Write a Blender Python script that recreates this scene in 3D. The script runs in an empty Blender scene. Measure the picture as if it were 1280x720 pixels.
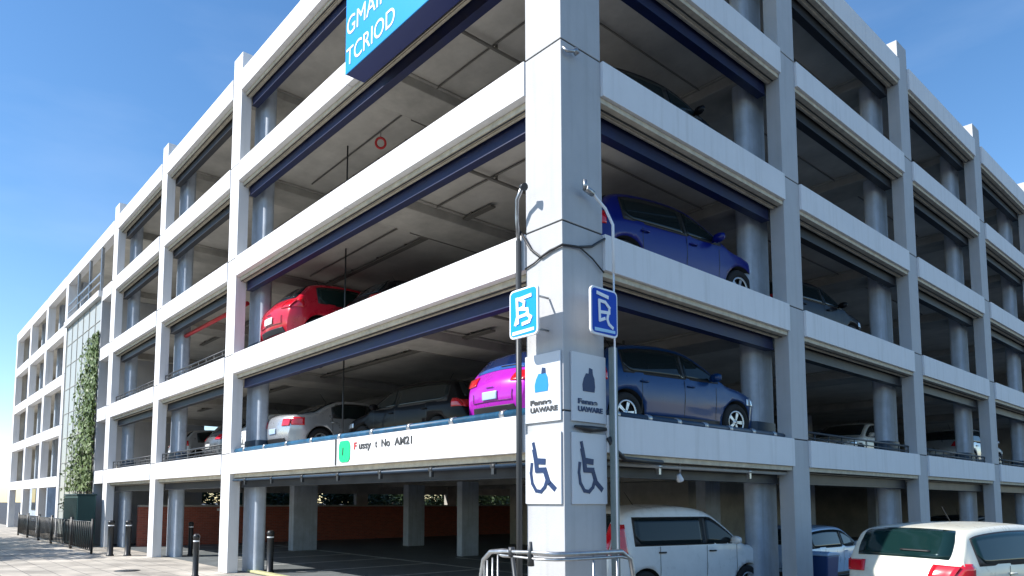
import bpy, bmesh, math, random
from mathutils import Vector, Matrix
random.seed(7)
sc = bpy.context.scene
col = sc.collection
R = math.radians
PI = math.pi

# ------------------------------------------------------------------ helpers
class MB:
    """collects shapes and links them as ONE mesh object"""
    def __init__(s): s.v = []; s.f = []; s.m = []; s.sm = []
    def add(s, vs, fs, mi=0, smooth=False):
        o = len(s.v); s.v += [tuple(p) for p in vs]
        for f in fs: s.f.append([i + o for i in f]); s.m.append(mi); s.sm.append(smooth)
    def box(s, x0, x1, y0, y1, z0, z1, mi=0):
        s.add([(x0,y0,z0),(x1,y0,z0),(x1,y1,z0),(x0,y1,z0),(x0,y0,z1),(x1,y0,z1),(x1,y1,z1),(x0,y1,z1)],
              [(3,2,1,0),(4,5,6,7),(0,1,5,4),(1,2,6,5),(2,3,7,6),(3,0,4,7)], mi)
    def obox(s, M, sx, sy, sz, mi=0):
        vs = [M @ Vector((a*sx/2, b*sy/2, c*sz/2)) for c in (-1,1) for a,b in ((-1,-1),(1,-1),(1,1),(-1,1))]
        s.add(vs, [(3,2,1,0),(4,5,6,7),(0,1,5,4),(1,2,6,5),(2,3,7,6),(3,0,4,7)], mi)
    def tube(s, pts, r, n=8, mi=0, caps=True, smooth=True):
        pts = [Vector(p) for p in pts]; rs = r if isinstance(r, (list, tuple)) else [r]*len(pts)
        vs = []; up = None
        for i, p in enumerate(pts):
            d = (pts[min(i+1, len(pts)-1)] - pts[max(i-1, 0)]).normalized()
            if up is None: up = Vector((0,0,1)) if abs(d.z) < .9 else Vector((1,0,0))
            a = d.cross(up)
            if a.length < 1e-4: a = d.cross(Vector((0,1,0)))
            a.normalize(); b = d.cross(a).normalized(); up = -b if False else up
            for k in range(n):
                t = 2*PI*k/n; vs.append(p + (a*math.cos(t) + b*math.sin(t))*rs[i])
        fs = []
        for i in range(len(pts)-1):
            for k in range(n): fs.append((i*n+k, i*n+(k+1) % n, (i+1)*n+(k+1) % n, (i+1)*n+k))
        s.add(vs, fs, mi, smooth)
        if caps:
            o = len(s.v) - len(vs)
            s.f.append([o+k for k in range(n)][::-1]); s.m.append(mi); s.sm.append(False)
            s.f.append([o+(len(pts)-1)*n+k for k in range(n)]); s.m.append(mi); s.sm.append(False)
    def lathe(s, prof, M, n=24, mi=0, smooth=True):
        """profile (r, h) turned round local z of M"""
        vs = []
        for r, h in prof:
            for k in range(n): t = 2*PI*k/n; vs.append(M @ Vector((r*math.cos(t), r*math.sin(t), h)))
        fs = []
        for i in range(len(prof)-1):
            for k in range(n): fs.append((i*n+k, i*n+(k+1) % n, (i+1)*n+(k+1) % n, (i+1)*n+k))
        s.add(vs, fs, mi, smooth)
    def prism(s, poly, fn, d, mi=0):
        """poly [(u,v)], fn(u,v,w) -> xyz, thickness d in w"""
        n = len(poly)
        vs = [fn(u, v, 0) for u, v in poly] + [fn(u, v, d) for u, v in poly]
        s.add(vs, [list(range(n))[::-1], [n+i for i in range(n)]] + [(i, (i+1) % n, n+(i+1) % n, n+i) for i in range(n)], mi)
    def build(s, name, mats, parent=None, bevel=0):
        me = bpy.data.meshes.new(name); me.from_pydata(s.v, [], s.f)
        if not isinstance(mats, (list, tuple)): mats = [mats]
        for m in mats: me.materials.append(m)
        me.polygons.foreach_set('material_index', s.m); me.polygons.foreach_set('use_smooth', s.sm)
        me.update()
        o = bpy.data.objects.new(name, me); col.objects.link(o)
        if parent is not None: o.parent = parent
        bm = bmesh.new(); bm.from_mesh(me); bmesh.ops.recalc_face_normals(bm, faces=bm.faces); bm.to_mesh(me); bm.free()
        if bevel:
            b = o.modifiers.new('b', 'BEVEL'); b.width = bevel; b.segments = 2; b.limit_method = 'ANGLE'; b.angle_limit = R(40)
        return o

def tag(o, label=None, cat=None, group=None, kind=None):
    if label: o['label'] = label
    if cat: o['category'] = cat
    if group: o['group'] = group
    if kind: o['kind'] = kind
    return o
def empty(name, loc=(0,0,0), rz=0):
    o = bpy.data.objects.new(name, None); col.objects.link(o); o.location = loc; o.rotation_euler = (0,0,rz); o.empty_display_size = .2
    return o
def copy_tree(o, parent=None):
    c = o.copy(); col.objects.link(c); c.parent = parent
    for ch in list(o.children): copy_tree(ch, c)
    return c

# ------------------------------------------------------------------ materials
def mat(name, base, rough=.6, metal=0., noise=0., nscale=3., bump=0., bscale=60., spec=.5, coat=0., streak=0., emit=None, trans=0.):
    m = bpy.data.materials.new(name); m.use_nodes = True; nt = m.node_tree; N = nt.nodes; Lk = nt.links
    b = N['Principled BSDF']; b.inputs['Base Color'].default_value = (*base, 1); b.inputs['Roughness'].default_value = rough
    b.inputs['Metallic'].default_value = metal; b.inputs['Specular IOR Level'].default_value = spec
    b.inputs['Coat Weight'].default_value = coat; b.inputs['Coat Roughness'].default_value = .04
    if trans: b.inputs['Transmission Weight'].default_value = trans
    if emit: b.inputs['Emission Color'].default_value = (*emit[:3], 1); b.inputs['Emission Strength'].default_value = emit[3]
    geo = N.new('ShaderNodeNewGeometry')
    cur = None
    if noise:
        n1 = N.new('ShaderNodeTexNoise'); n1.inputs['Scale'].default_value = nscale; n1.inputs['Detail'].default_value = 7; n1.inputs['Roughness'].default_value = .65
        Lk.new(geo.outputs['Position'], n1.inputs['Vector'])
        r = N.new('ShaderNodeMapRange'); r.inputs[1].default_value = .3; r.inputs[2].default_value = .7
        r.inputs[3].default_value = 1-noise; r.inputs[4].default_value = 1+noise*.6
        Lk.new(n1.outputs['Fac'], r.inputs['Value'])
        mx = N.new('ShaderNodeMix'); mx.data_type = 'RGBA'; mx.blend_type = 'MULTIPLY'; mx.inputs['Factor'].default_value = 1
        mx.inputs[6].default_value = (*base, 1); Lk.new(r.outputs[0], mx.inputs[7]); cur = mx.outputs[2]
        if streak:
            mp = N.new('ShaderNodeMapping'); mp.inputs['Scale'].default_value = (5, 5, .35); Lk.new(geo.outputs['Position'], mp.inputs['Vector'])
            n2 = N.new('ShaderNodeTexNoise'); n2.inputs['Scale'].default_value = 1.6; n2.inputs['Detail'].default_value = 6; Lk.new(mp.outputs[0], n2.inputs['Vector'])
            r2 = N.new('ShaderNodeMapRange'); r2.inputs[1].default_value = .5; r2.inputs[2].default_value = .78; r2.inputs[3].default_value = 0; r2.inputs[4].default_value = streak
            Lk.new(n2.outputs['Fac'], r2.inputs['Value'])
            m2 = N.new('ShaderNodeMix'); m2.data_type = 'RGBA'; Lk.new(r2.outputs[0], m2.inputs['Factor']); Lk.new(cur, m2.inputs[6])
            m2.inputs[7].default_value = (base[0]*.5, base[1]*.48, base[2]*.42, 1); cur = m2.outputs[2]
        Lk.new(cur, b.inputs['Base Color'])
        r3 = N.new('ShaderNodeMapRange'); r3.inputs[3].default_value = max(0, rough-.08); r3.inputs[4].default_value = min(1, rough+.1)
        Lk.new(n1.outputs['Fac'], r3.inputs['Value']); Lk.new(r3.outputs[0], b.inputs['Roughness'])
    if bump:
        nb = N.new('ShaderNodeTexNoise'); nb.inputs['Scale'].default_value = bscale; nb.inputs['Detail'].default_value = 5
        Lk.new(geo.outputs['Position'], nb.inputs['Vector'])
        bu = N.new('ShaderNodeBump'); bu.inputs['Strength'].default_value = bump; bu.inputs['Distance'].default_value = .01
        Lk.new(nb.outputs['Fac'], bu.inputs['Height']); Lk.new(bu.outputs[0], b.inputs['Normal'])
    return m

M = {}
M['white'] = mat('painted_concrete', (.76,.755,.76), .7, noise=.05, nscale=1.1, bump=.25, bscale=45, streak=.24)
M['pillar'] = mat('pillar_concrete_shade_toned', (.46,.465,.475), .7, noise=.08, nscale=1.5, bump=.3, bscale=40, streak=.2)  # shade put into the colour, greyer than the pillars of the sunlit facade
M['joint'] = mat('joint_dark', (.05,.05,.05), .9)
M['soffit'] = mat('soffit_concrete', (.56,.535,.48), .85, noise=.25, nscale=.8, bump=.3, bscale=25)
M['rib'] = mat('rib_concrete', (.44,.42,.375), .85, noise=.3, nscale=1.2, bump=.3)
M['deck'] = mat('deck_concrete', (.34,.33,.31), .85, noise=.2, nscale=1.)
M['ledge'] = mat('ledge_concrete', (.58,.53,.42), .85, noise=.25, nscale=5)
M['navy'] = mat('navy_steel', (.0012,.008,.06), .5, noise=.35, nscale=3)
M['edgedark'] = mat('edge_dark_steel', (.014,.015,.020), .5, noise=.3, nscale=3)
M['galvgrey'] = mat('conduit_grey', (.16,.15,.13), .6)
M['column'] = mat('inner_column_paint', (.42,.47,.54), .6, noise=.22, nscale=2.2, streak=.5)
M['guard'] = mat('column_guard_rubber', (.015,.04,.075), .5)
M['teal'] = mat('teal_pipe', (.008,.09,.18), .45, noise=.5, nscale=6)
M['steel'] = mat('galvanised_steel', (.42,.43,.44), .35, metal=.9, noise=.2, nscale=9)
M['dsteel'] = mat('dark_steel', (.045,.05,.055), .45, metal=.3)
M['black'] = mat('black_plastic', (.012,.012,.013), .45)
M['cable'] = mat('cable_black', (.02,.02,.022), .5)
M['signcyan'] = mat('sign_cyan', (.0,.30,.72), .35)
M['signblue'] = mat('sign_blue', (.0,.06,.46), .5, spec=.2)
M['signdark'] = mat('sign_case_navy', (.005,.02,.14), .4)
M['signwhite'] = mat('sign_white', (.85,.86,.88), .4)
M['paleblue'] = mat('sign_paleblue', (.35,.62,.85), .4)
M['panel'] = mat('sign_panel', (.62,.64,.67), .45, noise=.04)
M['ink'] = mat('ink_navy', (.008,.03,.10), .5)
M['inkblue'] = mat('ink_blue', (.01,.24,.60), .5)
M['ink_grey'] = mat('ink_grey', (.06,.06,.06), .5)
M['inkred'] = mat('ink_red', (.55,.03,.03), .5)
M['green'] = mat('sign_green', (.01,.62,.22), .4)
M['asphalt'] = mat('asphalt', (.065,.065,.068), .85, noise=.3, nscale=2.5, bump=.6, bscale=120)
M['carpark'] = mat('carpark_asphalt', (.15,.165,.17), .6, noise=.3, nscale=1.2, bump=.4, bscale=100)
M['line'] = mat('line_paint', (.6,.6,.58), .6, noise=.3, nscale=9)
M['yellow'] = mat('yellow_kerb_paint', (.50,.48,.25), .65, noise=.25, nscale=6)
M['kerb'] = mat('kerb_stone', (.42,.41,.38), .8, noise=.2)
M['trunk'] = mat('bark', (.10,.075,.05), .9, noise=.4, nscale=6, bump=.6, bscale=20)
M['leafd'] = mat('leaf_dark', (.030,.062,.016), .6, noise=.5, nscale=1.5)
M['leafi'] = mat('leaf_ivy', (.15,.21,.07), .55, noise=.45, nscale=2.5)
M['dgreen'] = mat('container_green', (.008,.05,.052), .5, noise=.2, nscale=3)
M['container_rib'] = mat('container_rib', (.006,.036,.04), .5)
M['frame'] = mat('window_frame', (.06,.065,.07), .4, metal=.4)
M['tyre'] = mat('tyre', (.016,.016,.017), .85)
M['rim'] = mat('alloy_rim', (.55,.56,.58), .28, metal=.85)
M['hub'] = mat('brake_dark', (.03,.03,.032), .6, metal=.5)
M['well'] = mat('wheel_well', (.01,.01,.01), .9)
M['trim'] = mat('black_trim', (.018,.018,.02), .5)
M['red_lamp'] = mat('tail_lamp_red', (.62,.008,.02), .12, coat=1)
M['clear_lamp'] = mat('head_lamp_clear', (.62,.66,.70), .08, metal=.4, coat=1)
M['plate'] = mat('number_plate', (.78,.78,.74), .4)
M['plate_blue'] = mat('number_plate_bluish', (.40,.52,.72), .35)
M['chrome'] = mat('chrome', (.75,.75,.76), .1, metal=1)
M['redpipe'] = mat('red_pipe', (.55,.02,.03), .4)
M['bin'] = mat('bin_blue', (.01,.05,.18), .4)
M['bollard'] = mat('bollard_black', (.015,.016,.018), .4)

def car_glass(name, tint):
    m = mat(name, tint, .04, spec=.35); return m
M['glass'] = car_glass('car_glass', (.012,.018,.02))
M['glass_teal'] = car_glass('car_glass_teal', (.006,.022,.022))
M['glass_blue_reflect'] = car_glass('car_glass_blue_reflect', (.03,.09,.30))  # blue reflection put into the glass colour, for the magenta car's rear window
def paint(name, c, metal=.25, rough=.28, coat=.45):
    return mat(name, c, rough, metal=metal, coat=coat, noise=.06, nscale=4, spec=.4 if max(c) > .02 else .12)

def brick_mat():
    m = bpy.data.materials.new('red_brick'); m.use_nodes = True; nt = m.node_tree; N = nt.nodes; L = nt.links
    b = N['Principled BSDF']; b.inputs['Roughness'].default_value = .85
    g = N.new('ShaderNodeNewGeometry'); mp = N.new('ShaderNodeMapping'); mp.inputs['Rotation'].default_value = (R(90), 0, R(90))
    sx = N.new('ShaderNodeSeparateXYZ'); cx = N.new('ShaderNodeCombineXYZ'); L.new(g.outputs['Position'], sx.inputs[0])
    L.new(sx.outputs['Y'], cx.inputs['X']); L.new(sx.outputs['Z'], cx.inputs['Y'])
    t = N.new('ShaderNodeTexBrick'); t.inputs['Scale'].default_value = 1; t.inputs['Brick Width'].default_value = .225; t.inputs['Row Height'].default_value = .075
    t.inputs['Mortar Size'].default_value = .005; t.inputs['Color1'].default_value = (.42,.10,.06,1); t.inputs['Color2'].default_value = (.30,.075,.05,1); t.inputs['Mortar'].default_value = (.30,.20,.16,1)
    L.new(cx.outputs[0], t.inputs['Vector']); L.new(t.outputs['Color'], b.inputs['Base Color']); return m
M['brick'] = brick_mat()

def paving_mat():
    m = bpy.data.materials.new('paving'); m.use_nodes = True; nt = m.node_tree; N = nt.nodes; L = nt.links
    b = N['Principled BSDF']; b.inputs['Roughness'].default_value = .85
    g = N.new('ShaderNodeNewGeometry')
    t = N.new('ShaderNodeTexBrick'); t.inputs['Scale'].default_value = 1; t.inputs['Brick Width'].default_value = .9; t.inputs['Row Height'].default_value = .6
    t.inputs['Mortar Size'].default_value = .012; t.inputs['Color1'].default_value = (.50,.45,.38,1); t.inputs['Color2'].default_value = (.44,.40,.34,1); t.inputs['Mortar'].default_value = (.16,.15,.14,1)
    L.new(g.outputs['Position'], t.inputs['Vector'])
    n = N.new('ShaderNodeTexNoise'); n.inputs['Scale'].default_value = .9; n.inputs['Detail'].default_value = 8; L.new(g.outputs['Position'], n.inputs['Vector'])
    r = N.new('ShaderNodeMapRange'); r.inputs[1].default_value = .35; r.inputs[2].default_value = .65; r.inputs[3].default_value = .62; r.inputs[4].default_value = 1.15
    L.new(n.outputs['Fac'], r.inputs['Value'])
    mx = N.new('ShaderNodeMix'); mx.data_type = 'RGBA'; mx.blend_type = 'MULTIPLY'; mx.inputs['Factor'].default_value = 1
    L.new(t.outputs['Color'], mx.inputs[6]); L.new(r.outputs[0], mx.inputs[7]); L.new(mx.outputs[2], b.inputs['Base Color']); return m
M['paving'] = paving_mat()

def tower_glass():
    m = bpy.data.materials.new('tower_glass'); m.use_nodes = True; nt = m.node_tree; N = nt.nodes; L = nt.links
    b = N['Principled BSDF']; b.inputs['Base Color'].default_value = (.40,.42,.40,1); b.inputs['Roughness'].default_value = .45
    b.inputs['Transmission Weight'].default_value = .0; b.inputs['IOR'].default_value = 1.15; b.inputs['Coat Weight'].default_value = .15
    return m
M['tglass'] = tower_glass()

# ------------------------------------------------------------------ levels
T = [3.24 + 2.765*k for k in range(5)]          # tops of the facade beams
B = [t - .56 for t in T]; B[4] = T[4] - .60
T[4] = 14.27; B[4] = 13.66
G = tag(empty('parking_garage'), 'white concrete multi-storey car park with open decks, seen at its corner', 'car park')

# pillars (one mesh each, storey segments with dark joints)
def pillar(x0, x1, y0, y1, ztop, core=.012):
    m = MB(); zs = [0] + [t + .0 for t in T[:4]] + [ztop]
    for i in range(5):
        z0 = zs[i] + (.012 if i else 0); m.box(x0, x1, y0, y1, z0, zs[i+1] - .012, 0)
    m.box(x0+core, x1-core, y0+core, y1-core, .02, ztop-.05, 1)
    return m.build('pillar', [M['pillar'] if x1 > -1 else M['white'], M['joint']], G, bevel=.008)  # corner and right-facade pillars take the concrete with shade in its colour
FD = .30                                         # fin depth
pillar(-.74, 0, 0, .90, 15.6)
leftx = [(-12.85, -12.22), (-19.57, -18.98), (-26.38, -25.68)]
for a, b in leftx: pillar(a, b, 0, FD, 14.86)
righty = [(6.79, 7.50), (13.82, 14.52), (20.60, 21.34), (27.45, 28.15), (34.3, 35.0)]
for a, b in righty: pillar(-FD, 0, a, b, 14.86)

# facade beams
def lbeam(x0, x1, k, joint=None):
    m = MB(); xs = [x0, x1] if joint is None else [x0, joint, x1]
    for i in range(len(xs)-1):
        a = xs[i] + (.01 if i else 0); b = xs[i+1] - (.01 if i < len(xs)-2 else 0)
        m.box(a, b, -.03, .28, B[k], T[k], 0)
    m.box(x0+.02, x1-.02, .0, .26, B[k]+.02, T[k]-.02, 1)
    m.box(x0+.01, x1-.01, .115, .29, B[k]-.105, B[k]-.002, 2)
    m.box(x0+.01, x1-.01, .14, .165, B[k]-.125, B[k]-.107, 1)
    m.box(x0+.01, x1-.01, .20, .24, B[k]-.135, B[k]-.107, 2)
    return m.build('facade_beam', [M['white'], M['joint'], M['ledge']], G, bevel=.006)
def rbeam(y0, y1, k):
    m = MB(); m.box(-.28, .05, y0, y1, B[k], T[k], 0)
    m.box(-.29, -.015, y0+.01, y1-.01, B[k]-.085, B[k]-.002, 2)
    m.box(-.15, -.12, y0+.01, y1-.01, B[k]-.105, B[k]-.087, 1)
    m.box(-.24, -.20, y0+.01, y1-.01, B[k]-.115, B[k]-.087, 2)
    return m.build('facade_beam', [M['white'], M['joint'], M['ledge']], G, bevel=.006)
Lb = [(-12.215, -.745), (-18.975, -12.855), (-25.675, -19.575)]
Rb = [(.905, 6.785), (7.505, 13.815), (14.525, 20.595), (21.345, 27.445), (28.155, 34.295)]
for k in range(5):
    for i, (a, b) in enumerate(Lb): lbeam(a, b, k, -6.2 if i == 0 else None)
    for a, b in Rb: rbeam(a, b, k)

# navy edge beams behind the ledge
for k in range(5):
    for a, b in Lb:
        m = MB(); m.box(a+.02, b-.02, .32, .46, B[k]-.34, B[k]+.1, 0); m.box(a+.02, b-.02, .30, .48, B[k]-.36, B[k]-.341, 0)
        m.build('edge_beam', M['navy' if (a > -13 and k > 0) else 'edgedark'], G)
    for a, b in Rb:
        m = MB(); m.box(-.46, -.32, a+.02, b-.02, B[k]-.32, B[k]+.1, 0); m.box(-.48, -.30, a+.02, b-.02, B[k]-.34, B[k]-.321, 0)
        m.build('edge_beam', M['navy' if (a < 1 and k > 0) else 'edgedark'], G)

# decks
XW, YN = -26.2, 36.0
for k in range(5):
    m = MB(); m.box(XW, -.50, .50, YN, T[k]-.30, T[k]-.06, 0)
    m.box(XW, -.49, .29, .499, T[k]-.28, T[k]-.07, 0) if False else None
    m.build('floor_slab', M['soffit'], G)
    m = MB(); m.box(XW, -.32, .32, YN, T[k]-.056, T[k]-.03, 0); m.build('deck_surface', M['deck'], G)
# ceiling ribs
for k in range(5):
    zs = (T[k]-.56, T[k]-.301)
    for x in (-5.9, -12.53, -19.27):
        m = MB(); m.box(x-.55, x+.55, .50, 6.2, *zs); m.box(x-.62, x+.62, .50, 6.2, zs[1]-.05, zs[1]+.0) ; m.build('ceiling_rib', M['rib'], G, bevel=.02)
    for y in (6.9, 13.9, 20.9, 27.8):
        m = MB(); m.box(-25.5, -.50, y-.55, y+.55, *zs); m.box(-25.5, -.50, y-.62, y+.62, zs[1]-.05, zs[1]); m.build('ceiling_rib', M['rib'], G, bevel=.02)
# structural columns behind the fins: rounded plates
def rounded(m, cx, cy, sx, sy, z0, z1, r=.12, n=5):
    pts = []
    for qx, qy, a0 in ((1,1,0),(-1,1,90),(-1,-1,180),(1,-1,270)):
        for i in range(n+1):
            a = R(a0 + 90*i/n); pts.append((cx+qx*(sx/2-r)+r*math.cos(a), cy+qy*(sy/2-r)+r*math.sin(a)))
    N = len(pts)
    m.add([(x,y,z0) for x,y in pts]+[(x,y,z1) for x,y in pts], [(i,(i+1)%N,N+(i+1)%N,N+i) for i in range(N)], 0, True)
    m.add([(x,y,z1) for x,y in pts], [list(range(N))], 0)
inner = [(-12.32, .78, .92, .34), (-19.10, .78, .92, .34), (-25.8, .78, .92, .34)] + [(-.78, .5*(a+b)-.22, .34, .90) for a, b in righty]
for cx, cy, sx, sy in inner:
    m = MB()
    for k in range(5):
        rounded(m, cx, cy, sx, sy, (T[k-1]-.03) if k else 0, T[k]-.36)
    c = m.build('inner_column', M['column'], G)
    for k in range(1, 5):
        m = MB(); zz = T[k-1]-.03
        rounded(m, cx, cy, sx+.05, sy+.05, zz, zz+.42, .14)
        m.build('column_guard', M['guard'], c)
# columns deep inside
def deep(x0, x1, y0, y1, top=4):
    m = MB()
    for k in range(top+1):
        m.box(x0, x1, y0, y1, (T[k-1]-.03) if k else 0, T[k]-.562)
    m.build('interior_column', M['column'], G, bevel=.03)
deep(-19.4, -19.0, 5.24, 6.3); deep(-19.2, -18.8, 10.6, 11.5); deep(-13.15, -12.85, 8.75, 9.55)
for y in (13.4, 20.4, 27.3):
    for x in (-6.2, -12.9):
        if not (x < -12 and y < 14): deep(x-.18, x+.18, y, y+.9)
# rails on the beams
def tealrail(p0, p1, r, n, name='pipe_rail', m0='teal', m1='steel'):
    m = MB(); p0 = Vector(p0); p1 = Vector(p1); m.tube([p0, p1], r, 10, 0)
    d = (p1-p0).normalized(); L = (p1-p0).length
    q = d.to_track_quat('Z', 'Y').to_matrix().to_4x4()
    for i in range(n):
        t = L*(i+.5)/n
        Mx = Matrix.Translation(p0+d*t) @ q
        m.lathe([(r, -.05), (r+.014, -.05), (r+.014, .05), (r, .05)], Mx, 12, 1)
        m.box(p0.x+d.x*t-.03, p0.x+d.x*t+.03, p0.y+d.y*t-.03, p0.y+d.y*t+.03, p0.z-r-.10, p0.z-r+.01, 1)
    return m.build(name, [M[m0], M[m1]], G)
tealrail((-12.2, .16, T[0]+.075), (-.76, .16, T[0]+.075), .065, 9)
tealrail((-12.2, .16, T[1]+.035), (-.76, .16, T[1]+.035), .028, 9)
tealrail((-.15, .92, T[0]+.06), (-.15, 6.7, T[0]+.06), .055, 7, m0='guard')
tealrail((-.15, .92, T[1]+.03), (-.15, 6.7, T[1]+.03), .022, 7, m0='guard')
tealrail((-.15, .92, T[2]+.03), (-.15, 6.7, T[2]+.03), .02, 7, m0='guard')
tealrail((-12.2, .10, B[0]-.17), (-.76, .10, B[0]-.17), .030, 7, m0='guard', m1='dsteel')      # services pipe below the lowest beam
tealrail((-.12, .95, B[0]-.15), (-.12, 6.7, B[0]-.15), .03, 2, m0='deck')
def guardrail(p0, p1):
    m = MB(); p0 = Vector(p0); p1 = Vector(p1)
    for h in (.10, .20): m.tube([p0+Vector((0,0,h)), p1+Vector((0,0,h))], .016, 6)
    m.tube([p0+Vector((0,0,.32)), p1+Vector((0,0,.32))], .026, 6)
    n = 9
    for i in range(n+1):
        q = p0.lerp(p1, i/n); m.tube([q, q+Vector((0,0,.32))], .014, 6)
    m.build('guard_rail', M['dsteel'], G)
for k in range(4):
    for a, b in Lb[1:]: guardrail((a+.05, .2, T[k]), (b-.05, .2, T[k])) if k < 2 else None
    if k < 1:
        for a, b in Rb[1:]: guardrail((-.2, a+.05, T[k]-.1), (-.2, b-.05, T[k]-.1))
# roof railing
m = MB()
m.tube([(-.35, 1, 14.52), (-.35, 35, 14.52)], .02, 6); m.tube([(-25, .35, 14.5), (-1, .35, 14.5)], .02, 6)
for i in range(18): m.tube([(-.35, 1.2+2*i, 14.2), (-.35, 1.2+2*i, 14.52)], .018, 6)
for i in range(13): m.tube([(-24.5+1.9*i, .35, 14.2), (-24.5+1.9*i, .35, 14.5)], .018, 6)
m.build('roof_rail', M['dsteel'], G)
# vertical pipe, conduits, red pipe
m = MB()
for k in range(1, 5): m.tube([(-8.95, 1.6, T[k-1]-.03), (-8.95, 1.6, T[k]-.3)], .022, 8)
m.build('drain_pipe', M['dsteel'], G)
m = MB()
for k in range(0, 5):
    z = T[k]-.34
    m.tube([(-11.5, 1.9, z), (-4, 1.75, z), (-1.2, 1.75, z)], .02, 6); m.tube([(-1.6, 1.2, z), (-1.6, 20, z)], .02, 6)
    m.tube([(-6.5, 1.9, z), (-6.5, 1.9, z-.2), (-6.5, 6, z-.2)], .018, 6)
m.build('conduit', M['galvgrey'], G)
for k in range(0, 5):
    z = T[k]-.30
    m = MB(); m.tube([(-3.4, .6, z-.12), (-3.4, 6.0, z-.12)], .035, 8)
    for q in range(6): m.box(-3.42, -3.38, .8+q*1.0, .84+q*1.0, z-.12, z)
    m.build('sprinkler_pipe', M['galvgrey'], G)
    m = MB(); m.box(-22.5, -4.4, 2.55, 2.70, z-.10, z-.06)
    for q in range(14): m.box(-22+q*1.3, -21.97+q*1.3, 2.56, 2.69, z-.06, z)
    m.build('cable_tray', M['galvgrey'], G)

m = MB(); m.tube([(-18.8, .75, B[2]-.42), (-13.2, .75, B[2]-.42)], .07, 10); m.build('sprinkler_main', M['redpipe'], G)
# ceiling light battens on the ground floor
for (x, y) in ((-9, 3.2), (-3.2, 10.4), (-3.4, 17.4), (-9, 10.4), (-2.5, 24)):
    m = MB(); m.box(x-.6, x+.6, y-.05, y+.05, T[0]-.37, T[0]-.302); m.build('ceiling_batten', M['panel'], G, bevel=.01)
# solid rear walls
m = MB(); m.box(XW, 0, YN, YN+.2, 0, 14.2); m.box(XW-.2, XW, 24, YN+.2, 0, 14.2)
m.box(XW-.2, XW, .5, 24, T[0]-.9, T[0]+.2)
for k in range(1, 5): m.box(XW-.2, XW, .5, 24, B[k], T[k]+.25)
m.build('rear_wall', M['rib'], G)
m = MB()
for y in (6.2, 12.4, 18.6): m.box(XW-.25, XW+.05, y, y+.7, 0, 14.2)
m.build('side_pier', M['rib'], G)
m = MB(); m.box(-17.5, -8.0, 15.5, 15.7, 0, 2.9); m.box(-8.2, -8.0, 15.71, 24, 0, 2.9)
m.build('stair_core', M['rib'], G)
# painted yellow kerb under the left facade
m = MB(); m.box(-12.2, -9.4, .55, .75, .0, .07)
m.build('painted_kerb', M['yellow'], G, bevel=.02)

# ------------------------------------------------------------------ small fixtures on the garage
c = tag(empty('security_camera', (-8.4, .75, T[1]-.34-.52)), 'black dome camera hanging under the blue edge beam above the silver car', 'camera')
m = MB(); m.tube([(0,0,.5), (0,0,.16)], .02, 8); m.build('bracket', M['black'], c)
m = MB(); m.tube([(-.16,-.03,.08), (.16,-.03,.14)], .065, 12); m.tube([(.16,-.03,.14),(.2,-.03,.145)], .075, 12); m.build('housing', M['black'], c)
c = tag(empty('spotlight', (-.12, 3.0, B[0]-.36)), 'small pale spotlight hung below the beam above the white people carrier', 'lamp')
m = MB(); m.tube([(0,0,.3), (0,0,.1)], .018, 8); m.build('bracket', M['steel'], c)
m = MB(); m.lathe([(.0001,.11),(.035,.11),(.06,0),(.05,-.02),(.0001,-.02)], Matrix.Rotation(R(25),4,'X'), 16); m.build('lamp_head', M['panel'], c)
c = MB(); c.lathe([(.12+.03*math.cos(a), .03*math.sin(a)) for a in [2*PI*i/8 for i in range(9)]], Matrix.Translation((-7.75,1.85,T[3]-.62)) @ Vector((.75,-.5,-.42)).to_track_quat('Z','Y').to_matrix().to_4x4(), 24)
o = c.build('ring_sign', M['inkred']); tag(o, 'small red ring sign hanging from the ceiling below the blue shop sign', 'sign')
c = MB(); c.tube([(-7.75,1.85,T[3]-.5),(-7.75,1.85,T[3]-.3)], .008, 6); c.build('hanger', M['dsteel'], o)

# ------------------------------------------------------------------ text helper
def text_mesh(s, size, w, mirror=False, bold=.0):
    cu = bpy.data.curves.new('t', 'FONT'); cu.body = s; cu.size = size; cu.extrude = .006; cu.offset = bold; cu.space_character = 1.0
    ob = bpy.data.objects.new('t', cu); col.objects.link(ob); bpy.context.view_layer.update()
    me = bpy.data.meshes.new_from_object(ob); bpy.data.objects.remove(ob)
    xs = [v.co.x for v in me.vertices]; x0, x1 = min(xs), max(xs)
    k = w/(x1-x0)
    for v in me.vertices: v.co.x = (v.co.x-x0)*k
    return me
def put_text(s, size, w, loc, face, material, parent, name='lettering', bold=0., tilt=0):
    me = text_mesh(s, size, w, bold=bold); me.materials.clear(); me.materials.append(material)
    o = bpy.data.objects.new(name, me); col.objects.link(o)
    if face == 'S': Mx = Matrix.Rotation(R(90), 4, 'X')
    else: Mx = Matrix.Rotation(R(90), 4, 'Z') @ Matrix.Rotation(R(90), 4, 'X')
    o.matrix_world = Matrix.Translation(loc) @ Mx @ Matrix.Rotation(R(tilt), 4, 'Z')
    if parent is not None:
        mw = o.matrix_world.copy(); o.parent = parent; o.matrix_parent_inverse = Matrix(); o.matrix_local = Matrix.Translation(-Vector(parent.location)) @ mw
    return o
SC = [0]
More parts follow.
